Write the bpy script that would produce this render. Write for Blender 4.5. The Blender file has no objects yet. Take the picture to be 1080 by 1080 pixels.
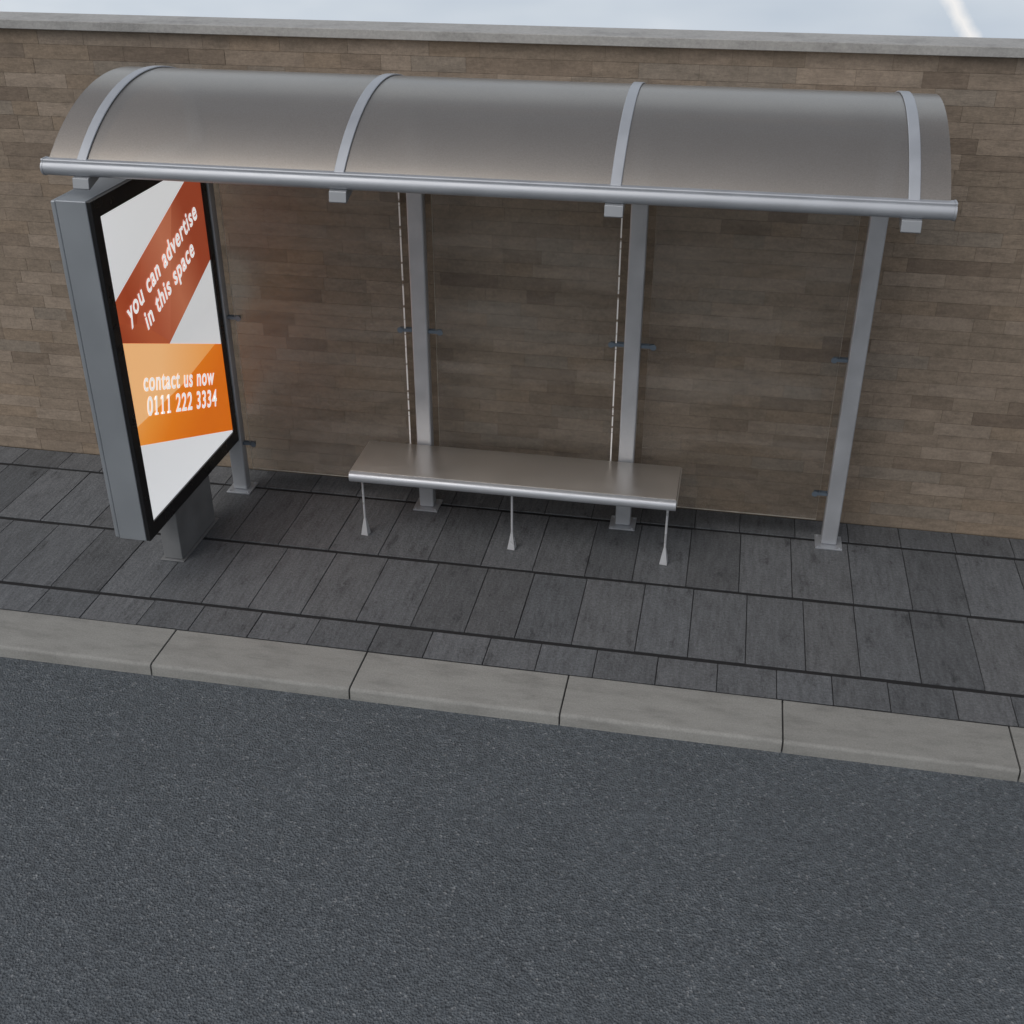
import bpy, bmesh, math, random
from mathutils import Vector, Matrix
R = math.radians
rnd = random.Random(7)
scene = bpy.context.scene
C = scene.collection

# ------------------------------------------------------------------ materials
def new_mat(name):
    m = bpy.data.materials.new(name); m.use_nodes = True
    nt = m.node_tree
    b = nt.nodes['Principled BSDF']
    return m, nt, b
def N(nt, t, **kw):
    n = nt.nodes.new(t)
    for k, v in kw.items(): setattr(n, k, v)
    return n
def L(nt, a, b): nt.links.new(a, b)
def pos_map(nt, scale, rot=(0,0,0)):
    g = N(nt, 'ShaderNodeNewGeometry'); mp = N(nt, 'ShaderNodeMapping')
    mp.inputs['Scale'].default_value = scale; mp.inputs['Rotation'].default_value = rot
    L(nt, g.outputs['Position'], mp.inputs['Vector']); return mp.outputs['Vector']
def noise(nt, vec, scale, detail=3, rough=.55):
    n = N(nt, 'ShaderNodeTexNoise'); n.inputs['Scale'].default_value = scale
    n.inputs['Detail'].default_value = detail; n.inputs['Roughness'].default_value = rough
    L(nt, vec, n.inputs['Vector']); return n.outputs['Fac']
def ramp(nt, fac, stops):
    r = N(nt, 'ShaderNodeValToRGB'); e = r.color_ramp.elements
    while len(e) < len(stops): e.new(.5)
    for i, (p, c) in enumerate(stops):
        e[i].position = p; e[i].color = (c, c, c, 1) if isinstance(c, (int, float)) else (*c, 1)
    L(nt, fac, r.inputs['Fac']); return r.outputs['Color']
def mul(nt, a, b, f=1.0, mode='MULTIPLY'):
    m = N(nt, 'ShaderNodeMix', data_type='RGBA', blend_type=mode)
    m.inputs[0].default_value = f
    for s, v in ((m.inputs[6], a), (m.inputs[7], b)):
        if isinstance(v, tuple): s.default_value = (*v, 1)
        else: L(nt, v, s)
    return m.outputs[2]
def bump(nt, b, h, strength, dist):
    n = N(nt, 'ShaderNodeBump'); n.inputs['Strength'].default_value = strength; n.inputs['Distance'].default_value = dist
    L(nt, h, n.inputs['Height']); L(nt, n.outputs['Normal'], b.inputs['Normal'])

def simple(name, col, rough=.5, metal=0, var=.12, vscale=6, bscale=0, spec=None):
    m, nt, b = new_mat(name)
    v = pos_map(nt, (1,1,1))
    f = noise(nt, v, vscale, 3)
    c = mul(nt, tuple(col), ramp(nt, f, [(.3, 1-var), (.7, 1+var*.3)]))
    L(nt, c, b.inputs['Base Color'])
    b.inputs['Metallic'].default_value = metal
    L(nt, ramp(nt, f, [(.3, max(0, rough-.06)), (.7, rough+.08)]), b.inputs['Roughness'])
    if bscale: bump(nt, b, noise(nt, v, bscale, 2), .15, .002)
    return m

M = {}
M['steel'] = simple('silver_coated_steel', (.47,.485,.51), .40, .40, .12, 5)
M['rib'] = simple('pale_steel', (.42,.44,.47), .42, .40, .10, 5)
M['bracket'] = simple('bracket_steel', (.34,.355,.375), .42, .35, .10, 5)
M['case'] = simple('lightbox_silver', (.31,.335,.36), .42, .40, .10, 2)
M['pedestal'] = simple('pedestal_grey', (.24,.245,.25), .5, .3, .2, 5)
M['black'] = simple('black_trim', (.008,.008,.009), .3, 0, .1, 5)
M['clip'] = simple('clip_steel', (.15,.19,.235), .4, .4, .1, 20)
M['galv'] = simple('brushed_seat', (.66,.625,.585), .33, .85, .04, 2)
M['lip'] = simple('seat_lip_steel', (.47,.49,.52), .36, .5, .06, 4)
M['foot'] = simple('foot_steel', (.62,.63,.65), .3, .3, .1, 8)

# asphalt
m, nt, b = new_mat('asphalt'); M['asphalt'] = m
v = pos_map(nt, (1,1,1))
big = ramp(nt, noise(nt, v, .9, 4, .6), [(.3,.93),(.7,1.05)])
vor = N(nt, 'ShaderNodeTexVoronoi'); vor.inputs['Scale'].default_value = 90; L(nt, v, vor.inputs['Vector'])
sep = N(nt, 'ShaderNodeSeparateColor'); L(nt, vor.outputs['Color'], sep.inputs['Color'])
agg = ramp(nt, sep.outputs['Red'], [(.0,(.074,.086,.097)),(.6,(.098,.112,.125)),(.94,(.120,.135,.148)),(1,(.20,.212,.222))])
fine = ramp(nt, noise(nt, v, 34, 4, .75), [(.32,.72),(.68,1.26)])
L(nt, mul(nt, mul(nt, agg, big), fine), b.inputs['Base Color'])
b.inputs['Roughness'].default_value = .80
hh = N(nt, 'ShaderNodeMath', operation='ADD'); L(nt, vor.outputs['Distance'], hh.inputs[0]); L(nt, noise(nt, v, 42, 4, .75), hh.inputs[1])
bump(nt, b, hh.outputs[0], .95, .010)

# paving
m, nt, b = new_mat('paving_slabs'); M['slab'] = m
at = N(nt, 'ShaderNodeAttribute', attribute_name='Col')
v = pos_map(nt, (18, 2.4, 1)); v2 = pos_map(nt, (1,1,1)); v3 = pos_map(nt, (8,3.0,1))
st = ramp(nt, noise(nt, v, 1.8, 5, .7), [(.28,.70),(.5,.98),(.72,1.20)])
bl = ramp(nt, noise(nt, v3, 1.3, 6, .75), [(.32,.42),(.43,.92),(.6,1.0),(.75,1.20)])
gr = ramp(nt, noise(nt, v2, 60, 3, .8), [(.3,.66),(.7,1.28)])
L(nt, mul(nt, mul(nt, mul(nt, at.outputs['Color'], st), bl), gr), b.inputs['Base Color'])
b.inputs['Roughness'].default_value = .78
hs_ = N(nt, 'ShaderNodeMath', operation='ADD'); L(nt, noise(nt, v, 3, 5, .7), hs_.inputs[0]); L(nt, noise(nt, v2, 50, 3, .7), hs_.inputs[1])
bump(nt, b, hs_.outputs[0], .8, .007)

m, nt, b = new_mat('joint_sand'); M['joint'] = m
b.inputs['Base Color'].default_value = (.012,.012,.013,1); b.inputs['Roughness'].default_value = .95

# kerb concrete
m, nt, b = new_mat('kerb_concrete'); M['kerb'] = m
at = N(nt, 'ShaderNodeAttribute', attribute_name='Col')
v = pos_map(nt, (1.6, 5, 5)); v2 = pos_map(nt, (1,1,1))
w = ramp(nt, noise(nt, v, 2.0, 6, .68), [(.3,.76),(.5,1.0),(.7,1.12)])
g = ramp(nt, noise(nt, v2, 110, 3, .7), [(.3,.84),(.7,1.12)])
L(nt, mul(nt, mul(nt, at.outputs['Color'], w), g), b.inputs['Base Color'])
b.inputs['Roughness'].default_value = .8
bump(nt, b, noise(nt, v2, 70, 3, .7), .35, .003)

# wall stone
m, nt, b = new_mat('wall_stone'); M['stone'] = m
at = N(nt, 'ShaderNodeAttribute', attribute_name='Col')
v = pos_map(nt, (3, 3, 9)); v2 = pos_map(nt, (1,1,1))
s1 = ramp(nt, noise(nt, v, 2.4, 5, .68), [(.28,.76),(.5,1.0),(.75,1.18)])
s2 = ramp(nt, noise(nt, v2, .7, 3, .6), [(.3,.88),(.7,1.06)])
s3 = ramp(nt, noise(nt, v2, 60, 2, .7), [(.3,.86),(.7,1.10)])
L(nt, mul(nt, mul(nt, mul(nt, at.outputs['Color'], s1), s2), s3), b.inputs['Base Color'])
b.inputs['Roughness'].default_value = .85
bump(nt, b, noise(nt, v, 6, 4, .7), .6, .007)
M['mortar'] = simple('mortar', (.190,.152,.115), .95, 0, .2, 20)
# coping with weather stains
m, nt, b = new_mat('coping_concrete'); M['coping'] = m
v = pos_map(nt, (1,1,2)); v2 = pos_map(nt, (1,1,1))
c1 = ramp(nt, noise(nt, v, 2.6, 6, .72), [(.30,.66),(.48,.96),(.72,1.10)])
c2 = ramp(nt, noise(nt, v2, 50, 3, .7), [(.3,.84),(.7,1.10)])
L(nt, mul(nt, mul(nt, (.385,.38,.365), c1), c2), b.inputs['Base Color']); b.inputs['Roughness'].default_value = .85

# smoked canopy sheet
m, nt, b = new_mat('smoked_canopy'); M['canopy'] = m
b.inputs['Roughness'].default_value = .29; b.inputs['Metallic'].default_value = .9
v = pos_map(nt, (1,1,1))
cn = mul(nt, (.50,.468,.43), ramp(nt, noise(nt, v, 3, 3), [(.3,.96),(.7,1.02)]))
L(nt, mul(nt, cn, ramp(nt, noise(nt, v, 130, 2, .8), [(.3,.90),(.7,1.07)])), b.inputs['Base Color'])
b.inputs['Specular IOR Level'].default_value = .9
tr = N(nt, 'ShaderNodeBsdfTransparent'); tr.inputs['Color'].default_value = (.92,.87,.81,1)
mx = N(nt, 'ShaderNodeMixShader')
lw = N(nt, 'ShaderNodeLayerWeight'); lw.inputs['Blend'].default_value = .35
L(nt, ramp(nt, lw.outputs['Facing'], [(.0,.56),(.6,.70),(1,.97)]), mx.inputs[0])
L(nt, tr.outputs[0], mx.inputs[1]); L(nt, b.outputs[0], mx.inputs[2])
L(nt, mx.outputs[0], nt.nodes['Material Output'].inputs['Surface'])

# clear glass
m, nt, b = new_mat('clear_glass'); M['glass'] = m
nt.nodes.remove(b)
tr = N(nt, 'ShaderNodeBsdfTransparent'); tr.inputs['Color'].default_value = (.998,.996,.992,1)
gl = N(nt, 'ShaderNodeBsdfGlossy'); gl.inputs['Roughness'].default_value = .30; gl.inputs['Color'].default_value = (1,.97,.93,1)
df = N(nt, 'ShaderNodeBsdfDiffuse'); df.inputs['Color'].default_value = (.78,.72,.65,1)
v = pos_map(nt, (.45,1,3.4))
sheen_streaks = ramp(nt, noise(nt, v, 1.2, 4, .6), [(.45,.0),(.75,.085)])  # soft horizontal reflections painted into the panes as pale diffuse streaks
m1 = N(nt, 'ShaderNodeMixShader'); L(nt, sheen_streaks, m1.inputs[0]); L(nt, tr.outputs[0], m1.inputs[1]); L(nt, df.outputs[0], m1.inputs[2])
fr = N(nt, 'ShaderNodeFresnel'); fr.inputs['IOR'].default_value = 1.36
m2 = N(nt, 'ShaderNodeMixShader'); L(nt, fr.outputs[0], m2.inputs[0]); L(nt, m1.outputs[0], m2.inputs[1]); L(nt, gl.outputs[0], m2.inputs[2])
L(nt, m2.outputs[0], nt.nodes['Material Output'].inputs['Surface'])
M['glass_edge'] = simple('ground_glass_edge', (.75,.72,.66), .4, 0, .4, 14)
m, nt, b = new_mat('painted_edge_glint'); M['edge_glint'] = m
L(nt, ramp(nt, noise(nt, pos_map(nt,(0,0,1)), 9, 3, .8), [(.42,(.20,.15,.11)),(.46,(.95,.93,.90))]), b.inputs['Base Color'])  # broken white reflection along the pane edge, painted as dashes
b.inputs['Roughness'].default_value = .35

# lit poster inks (backlit light box)
def ink(name, build, em=.74):
    m, nt, b = new_mat(name)
    m.cycles.emission_sampling = 'NONE'
    col = build(nt)
    if isinstance(col, tuple):
        b.inputs['Base Color'].default_value = (*col,1); b.inputs['Emission Color'].default_value = (*col,1)
    else:
        L(nt, col, b.inputs['Base Color']); L(nt, col, b.inputs['Emission Color'])
    b.inputs['Emission Strength'].default_value = em
    b.inputs['Roughness'].default_value = .25
    return m
def zy_grad(nt, ky, kz, c, stops):
    g = N(nt, 'ShaderNodeNewGeometry'); s = N(nt, 'ShaderNodeSeparateXYZ'); L(nt, g.outputs['Position'], s.inputs[0])
    a = N(nt, 'ShaderNodeMath', operation='MULTIPLY'); a.inputs[1].default_value = ky; L(nt, s.outputs['Y'], a.inputs[0])
    d = N(nt, 'ShaderNodeMath', operation='MULTIPLY_ADD'); d.inputs[1].default_value = kz; L(nt, s.outputs['Z'], d.inputs[0]); L(nt, a.outputs[0], d.inputs[2])
    e = N(nt, 'ShaderNodeMath', operation='ADD'); e.inputs[1].default_value = c; L(nt, d.outputs[0], e.inputs[0])
    return ramp(nt, e.outputs[0], stops)
M['paper'] = ink('poster_white', lambda nt: zy_grad(nt, 0, .55, -.27, [(0,(.70,.71,.725)),(.5,(.60,.605,.61)),(1,(.68,.685,.69))]))
M['orange'] = ink('poster_orange', lambda nt: zy_grad(nt, .6, -.9, -2.1, [(0,(.82,.38,.11)),(.35,(.77,.26,.035)),(.6,(.73,.19,.012)),(1,(.66,.145,.008))]))
M['rust'] = ink('poster_rust', lambda nt: zy_grad(nt, .85, .3, -5.1, [(0,(.44,.085,.03)),(.25,(.36,.058,.02)),(.5,(.46,.11,.05)),(.7,(.52,.16,.08)),(1,(.34,.06,.024))]), .62)
M['rust_light'] = ink('poster_rust_light', lambda nt: zy_grad(nt, .85, .3, -5.1, [(0,(.42,.075,.028)),(.4,(.44,.095,.042)),(.7,(.56,.18,.095)),(1,(.48,.13,.06))]), .62)
M['rust_dark'] = ink('poster_rust_dark', lambda nt: zy_grad(nt, .9, .5, -5.7, [(0,(.32,.042,.013)),(.3,(.46,.10,.038)),(1,(.48,.11,.04))]), .62)
M['orange_glow'] = ink('poster_orange_glow', lambda nt: zy_grad(nt, .7, -.3, -3.7, [(0,(.84,.46,.20)),(.6,(.79,.31,.065)),(1,(.77,.26,.035))]))
M['letter'] = ink('poster_lettering', lambda nt: (.86,.855,.84), .74)

# sky backdrop
m, nt, b = new_mat('hazy_sky'); M['sky'] = m
m.cycles.emission_sampling = 'NONE'
nt.nodes.remove(b)
em = N(nt, 'ShaderNodeEmission'); em.inputs['Strength'].default_value = 1.0
v = pos_map(nt, (.35,1,1))
base = ramp(nt, noise(nt, v, .09, 4, .55), [(.35,(.50,.57,.66)),(.55,(.60,.66,.73)),(.75,(.76,.80,.84))])
g = N(nt, 'ShaderNodeNewGeometry'); s = N(nt, 'ShaderNodeSeparateXYZ'); L(nt, g.outputs['Position'], s.inputs[0])
a = N(nt, 'ShaderNodeMath', operation='MULTIPLY_ADD'); a.inputs[1].default_value = .735; L(nt, s.outputs['Z'], a.inputs[0]); L(nt, s.outputs['X'], a.inputs[2])
wv = noise(nt, pos_map(nt, (1,1,1)), .8, 4)
a2 = N(nt, 'ShaderNodeMath', operation='MULTIPLY_ADD'); a2.inputs[1].default_value = .8; L(nt, wv, a2.inputs[0]); L(nt, a.outputs[0], a2.inputs[2])
d = N(nt, 'ShaderNodeMath', operation='SUBTRACT'); d.inputs[1].default_value = 8.85+.4; L(nt, a2.outputs[0], d.inputs[0])
ab = N(nt, 'ShaderNodeMath', operation='ABSOLUTE'); L(nt, d.outputs[0], ab.inputs[0])
mask = ramp(nt, ab.outputs[0], [(.0,.9),(.30,.65),(.85,0.0)])
mm = N(nt, 'ShaderNodeMix', data_type='RGBA'); L(nt, mask, mm.inputs[0]); L(nt, base, mm.inputs[6]); mm.inputs[7].default_value = (.92,.90,.88,1)
L(nt, mm.outputs[2], em.inputs['Color']); L(nt, em.outputs[0], nt.nodes['Material Output'].inputs['Surface'])

# ------------------------------------------------------------------ mesh helpers
def box(bm, a, b, col=None, mi=0, lay=None):
    (x0,y0,z0),(x1,y1,z1) = a, b
    vs = [bm.verts.new(p) for p in ((x0,y0,z0),(x1,y0,z0),(x1,y1,z0),(x0,y1,z0),(x0,y0,z1),(x1,y0,z1),(x1,y1,z1),(x0,y1,z1))]
    fs = [bm.faces.new([vs[i] for i in q]) for q in ((0,3,2,1),(4,5,6,7),(0,1,5,4),(1,2,6,5),(2,3,7,6),(3,0,4,7))]
    for f in fs:
        f.material_index = mi
        if lay is not None:
            for l in f.loops: l[lay] = (*col, 1)
    return fs
def tube(bm, pts, radii, seg=20, cap=True, ph=0):
    rings = []
    n = len(pts); pts = [Vector(p) for p in pts]
    for i, p in enumerate(pts):
        d = (pts[min(i+1,n-1)] - pts[max(i-1,0)]).normalized()
        ref = Vector((0,0,1)) if abs(d.z) < .9 else Vector((0,1,0))
        u = d.cross(ref).normalized(); w = d.cross(u).normalized()
        r = radii[i] if isinstance(radii, (list, tuple)) else radii
        rings.append([bm.verts.new(p + u*r*math.cos(ph+2*math.pi*k/seg) + w*r*math.sin(ph+2*math.pi*k/seg)) for k in range(seg)])
    for a, b in zip(rings, rings[1:]):
        for k in range(seg):
            bm.faces.new((a[k], a[(k+1)%seg], b[(k+1)%seg], b[k]))
    if cap:
        bm.faces.new(rings[0]); bm.faces.new(list(reversed(rings[-1])))
YC, ZC, RR = 6.30, 1.67, 1.20
def arc_pt(th, r): return (YC + r*math.sin(th), ZC + r*math.cos(th))
def arc_strip(bm, x0, x1, r0, r1, t0, t1, n=48):
    prev = None
    for i in range(n+1):
        t = t0 + (t1-t0)*i/n
        (ya,za),(yb,zb) = arc_pt(t, r0), arc_pt(t, r1)
        ring = [bm.verts.new(p) for p in ((x0,ya,za),(x1,ya,za),(x1,yb,zb),(x0,yb,zb))]
        if prev:
            for k in range(4): bm.faces.new((prev[k], prev[(k+1)%4], ring[(k+1)%4], ring[k]))
        else: bm.faces.new(ring)
        prev = ring
    bm.faces.new(list(reversed(prev)))
def prism_x(bm, prof, x0, x1):          # profile in (y,z)
    a = [bm.verts.new((x0,y,z)) for y,z in prof]; b = [bm.verts.new((x1,y,z)) for y,z in prof]
    n = len(prof)
    for k in range(n): bm.faces.new((a[k], a[(k+1)%n], b[(k+1)%n], b[k]))
    bm.faces.new(a); bm.faces.new(list(reversed(b)))
LOC = {}
def obj(name, bm, mats, parent=None, bevel=0, seg=2):
    bmesh.ops.recalc_face_normals(bm, faces=bm.faces[:])
    for f in bm.faces: f.smooth = True
    for e in bm.edges:
        if len(e.link_faces) != 2 or e.calc_face_angle(0) > R(32): e.smooth = False
    me = bpy.data.meshes.new(name); bm.to_mesh(me); bm.free()
    for m_ in (mats if isinstance(mats, (list, tuple)) else [mats]): me.materials.append(m_)
    o = bpy.data.objects.new(name, me); C.objects.link(o)
    if parent:
        o.parent = parent
        o.matrix_parent_inverse = Matrix.Translation(-LOC.get(parent.name, Vector((0,0,0))))
    if bevel:
        bv = o.modifiers.new('Bevel', 'BEVEL'); bv.width = bevel; bv.segments = seg; bv.limit_method = 'ANGLE'; bv.angle_limit = R(35)
        bv.harden_normals = True
    return o
def thing(name, label, cat, loc, group=None):
    o = bpy.data.objects.new(name, None); C.objects.link(o); o.location = loc
    o.empty_display_size = .2
    LOC[o.name] = Vector(loc); o['label'] = label; o['category'] = cat
    if group: o['group'] = group
    return o
def struct(o, label, cat):
    o['kind'] = 'structure'; o['label'] = label; o['category'] = cat; return o
B = bmesh.new

# ------------------------------------------------------------------ setting
ROADZ = -.07
bm = B(); v_ = [bm.verts.new(p) for p in ((-80,-80,ROADZ),(80,-80,ROADZ),(80,4.80,ROADZ),(-80,4.80,ROADZ))]; bm.faces.new(v_)
struct(obj('road', bm, M['asphalt']), 'dark grey asphalt road surface in front of the kerb', 'road')

# kerb stones with joints
bm = B(); lay = bm.loops.layers.float_color.new('Col')
sp = 1.148; x = -2.948 - sp*9
YB, YF, YT = 5.13, 4.812, 4.785
for i in range(20):
    x0, x1 = x + .004, x + sp - .004
    k = rnd.uniform(.94, 1.05); col = (.256*k, .254*k, .238*k)
    dz = rnd.uniform(-.0015, .0015)
    prof = [(YB, -.10), (YB, dz)]
    rr = .022
    for q in range(7):
        t = q/6*R(80)
        prof.append((YF - rr*math.sin(t), dz - rr + rr*math.cos(t)))
    prof += [(YT, -.10)]
    fb = len(bm.faces)
    prism_x(bm, prof, x0, x1)
    bm.faces.ensure_lookup_table()
    for f in bm.faces[fb:]:
        for l in f.loops: l[lay] = (*col, 1)
    x += sp
box(bm, (-14,4.80,-.11), (14,5.12,-.012), (.04,.04,.04), 0, lay)
struct(obj('kerb', bm, M['kerb'], bevel=.003), 'pale concrete kerb stones along the edge of the pavement', 'kerb')

# pavement: slabs in rows
bm = B(); lay = bm.loops.layers.float_color.new('Col')
rows = [(5.14,5.390),(5.420,6.110),(6.140,6.830),(6.860,7.10)]
for (ya, yb) in rows:
    x = -12 - rnd.random()*.3
    while x < 12:
        w_ = .330 + rnd.choice((-.035,-.01,0,0,.012,.03))
        k = rnd.uniform(.80, 1.14)
        t = rnd.uniform(-.0015,.0015)
        col = (.122*k+t, .128*k, .136*k-t)
        dz = rnd.uniform(-.002,.002)
        box(bm, (x+.002,ya+rnd.uniform(0,.004),-.05), (x+w_-.002,yb-rnd.uniform(0,.004),dz), col, 0, lay)
        x += w_
struct(obj('pavement', bm, M['slab'], bevel=.0025, seg=1), 'dark grey streaked stone paving slabs between kerb and wall', 'pavement')
bm = B(); v_ = [bm.verts.new(p) for p in ((-80,5.12,-.0065),(80,5.12,-.0065),(80,8.5,-.0065),(-80,8.5,-.0065))]; bm.faces.new(v_)
struct(obj('pavement_bedding', bm, M['joint']), 'dark bedding showing in the joints between paving slabs', 'ground')

# sky
bm = B(); v_ = [bm.verts.new(p) for p in ((-220,90,-90),(220,90,-90),(220,90,70),(-220,90,70))]; bm.faces.new(v_)
struct(obj('sky', bm, M['sky']), 'pale hazy blue sky with a white streak beyond the wall', 'sky')

# ------------------------------------------------------------------ wall
wall = thing('stone_wall', 'long brown coursed stone wall with grey coping behind the shelter', 'wall', (-1.2,7.25,0))
bm = B(); lay = bm.loops.layers.float_color.new('Col')
WT = 2.955; nrow = 34; hrow = WT/nrow
pal = [((.268,.213,.162),6),((.254,.202,.152),6),((.296,.238,.184),3),((.220,.172,.129),2),((.256,.214,.170),3),((.266,.206,.150),3),((.192,.148,.111),1)]
pl = [c for c, n_ in pal for _ in range(n_)]
for r in range(nrow):
    z0 = r*hrow; x = -13 - rnd.random()*.4
    while x < 11:
        w_ = rnd.choice((.18,.24,.28,.32,.36,.42,.48)) * rnd.uniform(.94,1.06)
        c = rnd.choice(pl); k = rnd.uniform(.95,1.05); col = tuple(q*k for q in c)
        yo = 7.108 + rnd.uniform(-.0016,.0010)
        box(bm, (x+.001, yo, z0+.001), (x+w_-.001, 7.16, z0+hrow-.001), col, 0, lay)
        x += w_
obj('masonry', bm, M['stone'], wall)
bm = B(); box(bm, (-13.5,7.1104,-.01), (11.5,7.36,WT+.002)); obj('mortar_core', bm, M['mortar'], wall)
bm = B(); box(bm, (-13.9,7.06,WT+.004), (11.6,7.40,WT+.056))
obj('coping', bm, M['coping'], wall, bevel=.004)

# ------------------------------------------------------------------ bus shelter
PX = [-3.218, -1.874, -.534, .802]; PY = 6.815
sh = thing('bus_shelter', 'silver bus shelter with curved smoked roof and clear back panes against the wall', 'bus shelter', (-1.21,6.815,0))
TF, TB = -R(42.6), R(36)
XL, XR = -3.415, .945
for i, px in enumerate(PX):
    bm = B(); box(bm, (px-.050,PY-.038,.012), (px+.050,PY+.038,2.675))
    p = obj('post', bm, M['steel'], sh, bevel=.010, seg=3)
    bm = B(); box(bm, (px-.085,PY-.085,.001), (px+.085,PY+.085,.0115))
    for sx in (-1,1):
        for sy in (-1,1):
            tube(bm, [(px+sx*.068,PY+sy*.068,.010),(px+sx*.068,PY+sy*.068,.018)], .009, 6)
    q = obj('base_plate', bm, M['rib'], p, bevel=.002)
    bm = B(); arc_strip(bm, px-.032-.015, px+.032-.015, RR-.065, RR-.006, TF+R(3.5), TB-R(3), 32)
    obj('roof_arm', bm, M['steel'], sh, bevel=.005)
    bm = B(); bx_ = px-.015
    prism_x(bm, [(5.57,2.54),(5.455,2.50),(5.445,2.450),(5.455,2.444),(5.60,2.49)], bx_-.044, bx_+.044)
    obj('rail_bracket', bm, M['bracket'], sh, bevel=.003)
    bm = B(); arc_strip(bm, px-.015-.026, px-.015+.026, RR+.0078, RR+.0165, TF+R(1.2), TB, 48)
    obj('roof_rib', bm, M['rib'], sh, bevel=.007, seg=4)
bm = B(); arc_strip(bm, XL, XR, RR, RR+.007, TF, TB, 64)
obj('roof_sheet', bm, M['canopy'], sh)
fy, fz = arc_pt(TF, RR)
# gutter rail: half-round roll with a flat lip
prof = [(fy+.036,fz+.030),(fy-.014,fz+.030),(fy-.018,fz+.026),(fy-.018,fz+.016),(fy-.024,fz+.012)]
for q in range(0,13):
    t = R(40) + q/12*R(250); prof.append((fy - .036*math.sin(t), fz-.014 + .036*math.cos(t)))
prof += [(fy+.036,fz-.002)]
bm = B(); prism_x(bm, prof, -3.430, .960)
fr_ = obj('front_rail', bm, M['rib'], sh, bevel=.002)
for s, xe in ((-1,-3.4305),(1,.9605)):
    pc = [(y+(y-fy)*.06, z+(z-fz)*.06) for y,z in prof]
    bm = B(); a_, b_ = sorted((xe, xe+s*.010)); prism_x(bm, pc, a_, b_)
    obj('rail_end_cap', bm, M['rib'], sh, bevel=.003)
by, bz = arc_pt(TB, RR)
bm = B(); tube(bm, [(-3.425,by,bz),(.955,by,bz)], .026, 20); obj('rear_rail', bm, M['rib'], sh)
bm = B(); box(bm, (PX[0]+.055,PY-.02,2.56), (PX[3]-.055,PY+.02,2.62)); obj('rear_beam', bm, M['steel'], sh, bevel=.004)
for i in range(3):
    g0, g1 = PX[i]+.098, PX[i+1]-.100
    bm = B(); fs = box(bm, (g0,PY-.005,.17), (g1,PY+.005,2.40))
    for k in (0,1,3,5): fs[k].material_index = 1
    gp = obj('glass_pane', bm, [M['glass'], M['glass_edge']], sh)
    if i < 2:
        bm = B(); box(bm, (g1-.005,PY-.012,.17), (g1+.003,PY-.0055,2.40))  # thin strip added to carry the painted edge reflection
        obj('glint_strip', bm, M['edge_glint'], gp)
    for z in (.365, 1.275, 2.20):
        for s, xp, xg in ((1, PX[i]+.051, g0), (-1, PX[i+1]-.051, g1)):
            bm = B()
            a, c = sorted((xp, xg + s*.035))
            box(bm, (a,PY-.018,z-.010), (c,PY-.0125,z+.010))
            box(bm, (a,PY+.0065,z-.010), (c,PY+.016,z+.010))
            cx = xg + s*.030
            tube(bm, [(cx,PY-.0225,z),(cx,PY-.0185,z)], .019, 16)
            obj('glass_clip', bm, M['clip'], sh)

# ------------------------------------------------------------------ bench
be = thing('bench', 'brushed steel bench on thin legs under the shelter roof', 'bench', (-1.207,6.51,0))
bm = B()
prism_x(bm, [(6.760,.475),(6.760,.492),(6.745,.500),(6.312,.498),(6.312,.474)], -2.235, -.18)
obj('seat', bm, M['galv'], be, bevel=.002)
bm = B()
prof = [(6.311,.4985)]
for q in range(1,11):
    t = q/10*R(178); prof.append((6.305 - .035*math.sin(t), .4635 + .035*math.cos(t)))
prof += [(6.325,.4285),(6.325,.473),(6.311,.473)]
prism_x(bm, prof, -2.237, -.178)
obj('seat_lip', bm, M['lip'], be, bevel=.001)
for sx in (-2.2405, -.1745):
    bm = B(); box(bm, (sx-.003,6.30,.455), (sx+.003,6.755,.492)); obj('seat_end_cap', bm, M['galv'], be, bevel=.002)
for lx in (-2.183,-1.205,-.229):
    bm = B()
    tube(bm, [(lx,6.375,.0),(lx,6.375,.440)], .0075, 10)
    lg = obj('leg', bm, M['foot'], be)
    bm = B()
    tube(bm, [(lx,6.375,.001),(lx,6.375,.010),(lx,6.375,.108),(lx,6.375,.118)], [.034,.033,.012,.009], 4, True, R(38))
    o = obj('foot', bm, M['foot'], lg, bevel=.001)
    bm = B(); box(bm, (lx-.015,6.335,.435), (lx+.015,6.745,.466)); obj('seat_bearer', bm, M['steel'], be, bevel=.003)

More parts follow.
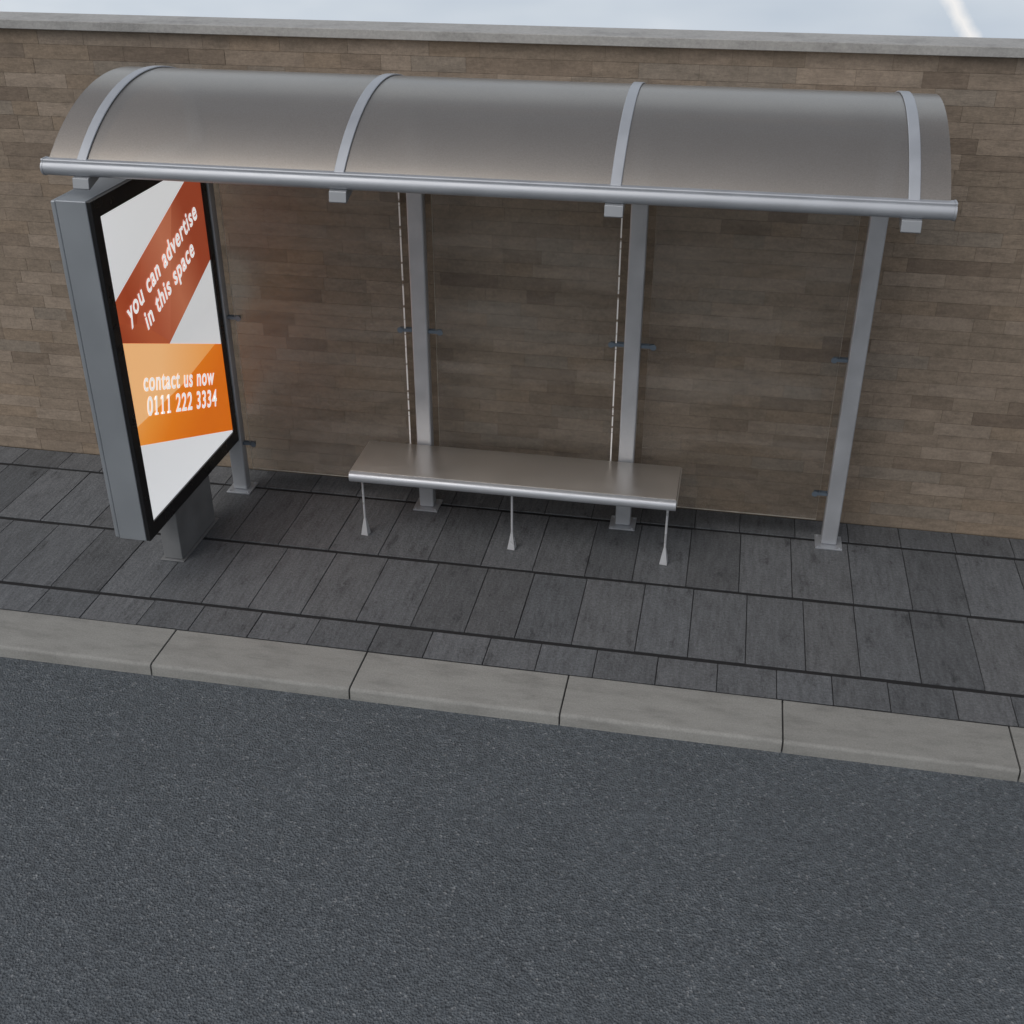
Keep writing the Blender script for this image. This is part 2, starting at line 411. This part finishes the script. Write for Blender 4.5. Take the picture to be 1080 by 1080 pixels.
# ------------------------------------------------------------------ advert light box
ad = thing('advert_panel', 'lit advertising panel with orange poster at the left end of the shelter', 'advertising panel', (-3.29,6.1,0))
A0, A1, Z0, Z1 = 5.415, 6.768, .40, 2.395
bm = B()
box(bm, (-3.372,A0,Z0), (-3.204,A1,Z1))
o = obj('case', bm, M['case'], ad, bevel=.006, seg=3)
bm = B(); box(bm, (-3.402,A0+.004,Z0+.004), (-3.3745,A1-.004,Z1-.004)); obj('rear_cover', bm, M['case'], ad, bevel=.008, seg=4)
bm = B(); box(bm, (-3.376,A0+.010,Z0+.010), (-3.370,A1-.010,Z1-.010)); obj('seal', bm, M['black'], ad)
bm = B()
P0, P1, Q0, Q1 = 5.492, 6.712, .492, 2.300
def ring(bm, o_, i_, x0, x1):
    (a,b,c,d),(e,f,g,h) = o_, i_
    vo = [[bm.verts.new((x,y,z)) for y,z in ((a,c),(b,c),(b,d),(a,d))] for x in (x0,x1)]
    vi = [[bm.verts.new((x,y,z)) for y,z in ((e,g),(f,g),(f,h),(e,h))] for x in (x0,x1)]
    for k in range(4):
        n = (k+1)%4
        bm.faces.new((vo[1][k],vo[1][n],vi[1][n],vi[1][k])); bm.faces.new((vo[0][k],vi[0][k],vi[0][n],vo[0][n]))
        bm.faces.new((vo[0][k],vo[0][n],vo[1][n],vo[1][k])); bm.faces.new((vi[0][k],vi[1][k],vi[1][n],vi[0][n]))
ring(bm, (A0+.002,A1-.002,Z0+.002,Z1-.002), (P0,P1,Q0,Q1), -3.203, -3.178)
obj('frame', bm, M['black'], ad, bevel=.003)
XP = -3.190
bm = B(); box(bm, (-3.2025,P0-.002,Q0-.002), (XP,P1+.002,Q1+.002))
poster = obj('poster', bm, M['paper'], ad)
def clip_poly(poly):
    def cut(pts, inside, inter):
        out = []
        for i in range(len(pts)):
            a, b_ = pts[i-1], pts[i]
            if inside(b_):
                if not inside(a): out.append(inter(a,b_))
                out.append(b_)
            elif inside(a): out.append(inter(a,b_))
        return out
    def iy(c): return lambda a,b_: (c, a[1]+(b_[1]-a[1])*(c-a[0])/(b_[0]-a[0]))
    def iz(c): return lambda a,b_: (a[0]+(b_[0]-a[0])*(c-a[1])/(b_[1]-a[1]), c)
    e = .001
    poly = cut(poly, lambda p: p[0]>=P0+e, iy(P0+e)); poly = cut(poly, lambda p: p[0]<=P1-e, iy(P1-e))
    poly = cut(poly, lambda p: p[1]>=Q0+e, iz(Q0+e)); poly = cut(poly, lambda p: p[1]<=Q1-e, iz(Q1-e))
    return poly
def flat(name, poly, x, mat, parent):
    bm = B(); bm.faces.new([bm.verts.new((x,y,z)) for y,z in clip_poly(poly)])
    bm.normal_update()
    for f in bm.faces:
        if f.normal.x < 0: f.normal_flip()
    me = bpy.data.meshes.new(name); bm.to_mesh(me); bm.free(); me.materials.append(mat)
    o = bpy.data.objects.new(name, me); C.objects.link(o); o.parent = parent
    return o
def ot(y): return 1.605 - .395*(y-5.5)          # top of the orange band
def ob(y): return .985 - .395*(y-5.5)
def ru(y): return 1.835 + .39*(y-5.5)           # top of the rust band
def rl(y): return 1.405 + .40*(y-5.99)
printed = 'printed_band'
flat(printed, [(5.4,ru(5.4)),(5.4,1.2),(5.99,1.38),(6.9,rl(6.9)),(6.9,ru(6.9))], XP+.0008, M['rust'], poster)
flat('printed_shape', [(5.86,ru(5.86)),(6.30,ru(6.30)),(6.05,rl(6.05)),(5.99,1.39),(5.62,1.50)], XP+.0012, M['rust_light'], poster)
flat('printed_shape', [(5.4,1.75),(5.75,1.62),(6.02,1.42),(5.99,1.38),(5.4,1.3)], XP+.0016, M['rust_dark'], poster)
flat(printed, [(5.4,ot(5.4)),(5.4,ob(5.4)),(6.9,ob(6.9)),(6.9,ot(6.9))], XP+.0024, M['orange'], poster)
flat('printed_shape', [(5.4,ot(5.4)),(5.4,1.10),(6.10,1.10),(6.62,ot(6.62))], XP+.0028, M['orange_glow'], poster)

def lettering(body, y, z, ang, length, height, shear=.28, bold=.024):
    cu = bpy.data.curves.new('lettering_curve', 'FONT'); cu.body = body; cu.size = 1; cu.shear = 0; cu.offset = bold
    cu.resolution_u = 8; cu.space_character = 1.13
    tmp = bpy.data.objects.new('tmp', cu); C.objects.link(tmp)
    bpy.context.view_layer.update()
    dg = bpy.context.evaluated_depsgraph_get()
    me = bpy.data.meshes.new_from_object(tmp.evaluated_get(dg))
    bpy.data.objects.remove(tmp); bpy.data.curves.remove(cu)
    bm = B(); bm.from_mesh(me)
    if '1' in body:                      # give the plain strokes of the ones their flag and foot
        seen = set(); isl = []
        for v0 in bm.verts[:]:
            if v0 in seen: continue
            st_ = [v0]; seen.add(v0); comp = []
            while st_:
                q = st_.pop(); comp.append(q)
                for e in q.link_edges:
                    r_ = e.other_vert(q)
                    if r_ not in seen: seen.add(r_); st_.append(r_)
            isl.append(comp)
        for comp in isl:
            x0 = min(q.co.x for q in comp); x1 = max(q.co.x for q in comp)
            y0 = min(q.co.y for q in comp); y1 = max(q.co.y for q in comp)
            if x1-x0 < .30 and y1-y0 > .5:
                wd = .125
                for poly in ([(x1-.005-wd,y1),(x1-.005-wd,y1-.13),(x1-wd-.13,y1-.165),(x1-wd-.13,y1-.085)],
                             [(x1-wd-.12,y0),(x1-wd+.002,y0),(x1-wd+.002,y0+.085),(x1-wd-.12,y0+.085)],
                             [(x1-.002,y0),(x1+.11,y0),(x1+.11,y0+.085),(x1-.002,y0+.085)]):
                    bm.faces.new([bm.verts.new((a_,b_,.0)) for a_,b_ in poly])
    xs = [q.co.x for q in bm.verts]; x0, x1 = min(xs), max(xs)
    sx = length/(x1-x0); sy = height
    ca, sa = math.cos(ang), math.sin(ang)
    for q in bm.verts:
        a, b_ = (q.co.x-x0)*sx, q.co.y*sy
        a += b_*shear
        q.co = Vector((XP+.0040, y + a*ca - b_*sa, z + a*sa + b_*ca))
    bm.normal_update()
    for f in bm.faces:
        if f.normal.x < 0: f.normal_flip()
    bm.to_mesh(me); bm.free()
    me.name = 'lettering'; me.materials.clear(); me.materials.append(M['letter'])
    o = bpy.data.objects.new('lettering', me); C.objects.link(o); o.parent = poster
    o['label'] = 'white lettering reading ' + body
lettering('you can advertise', 5.615, 1.675, R(17.5), 1.04, .158, .12)
lettering('in this space', 5.80, 1.568, R(17.5), .74, .158, .12)
lettering('contact us now', 5.640, 1.264, R(-21), .95, .152, -.08)
lettering('0111 222 3334', 5.635, 1.113, R(-21), .95, .152, -.08)
bm = B(); box(bm, (-3.352,5.84,.008), (-3.228,6.36,.402)); obj('pedestal', bm, M['pedestal'], ad, bevel=.006)
bm = B(); box(bm, (-3.37,5.82,.0015), (-3.21,6.38,.0075)); obj('pedestal_plate', bm, M['pedestal'], ad, bevel=.002)

# ------------------------------------------------------------------ light, world, camera
w = bpy.data.worlds.new('World'); scene.world = w; w.use_nodes = True
nt = w.node_tree; bg = nt.nodes['Background']
sky = nt.nodes.new('ShaderNodeTexSky'); sky.sky_type = 'NISHITA'; sky.sun_disc = False
EL, AZ = 52, 215
sky.sun_elevation = R(EL); sky.sun_rotation = R(AZ); sky.air_density = 1.0; sky.dust_density = 3.0; sky.ozone_density = 1.0
hs = nt.nodes.new('ShaderNodeHueSaturation'); hs.inputs['Saturation'].default_value = .36
nt.links.new(sky.outputs[0], hs.inputs['Color']); nt.links.new(hs.outputs[0], bg.inputs['Color'])
bg.inputs['Strength'].default_value = .122
sl = bpy.data.lights.new('sun', 'SUN'); sl.energy = .55; sl.angle = R(45); sl.color = (1,.97,.93)
so = bpy.data.objects.new('sun', sl); C.objects.link(so)
dirv = Vector((math.sin(R(AZ))*math.cos(R(EL)), math.cos(R(AZ))*math.cos(R(EL)), math.sin(R(EL))))
so.rotation_euler = dirv.to_track_quat('Z', 'Y').to_euler(); so.location = dirv*20

cam = bpy.data.cameras.new('camera'); co = bpy.data.objects.new('camera', cam); C.objects.link(co)
co.location = (0,0,4); co.rotation_euler = (R(90-29.9), 0, R(10.7))
cam.sensor_width = 36; cam.lens = 1245/1080*36; cam.clip_start = .05; cam.clip_end = 1000
scene.camera = co
scene.view_settings.view_transform = 'Standard'; scene.view_settings.look = 'None'; scene.view_settings.exposure = 0
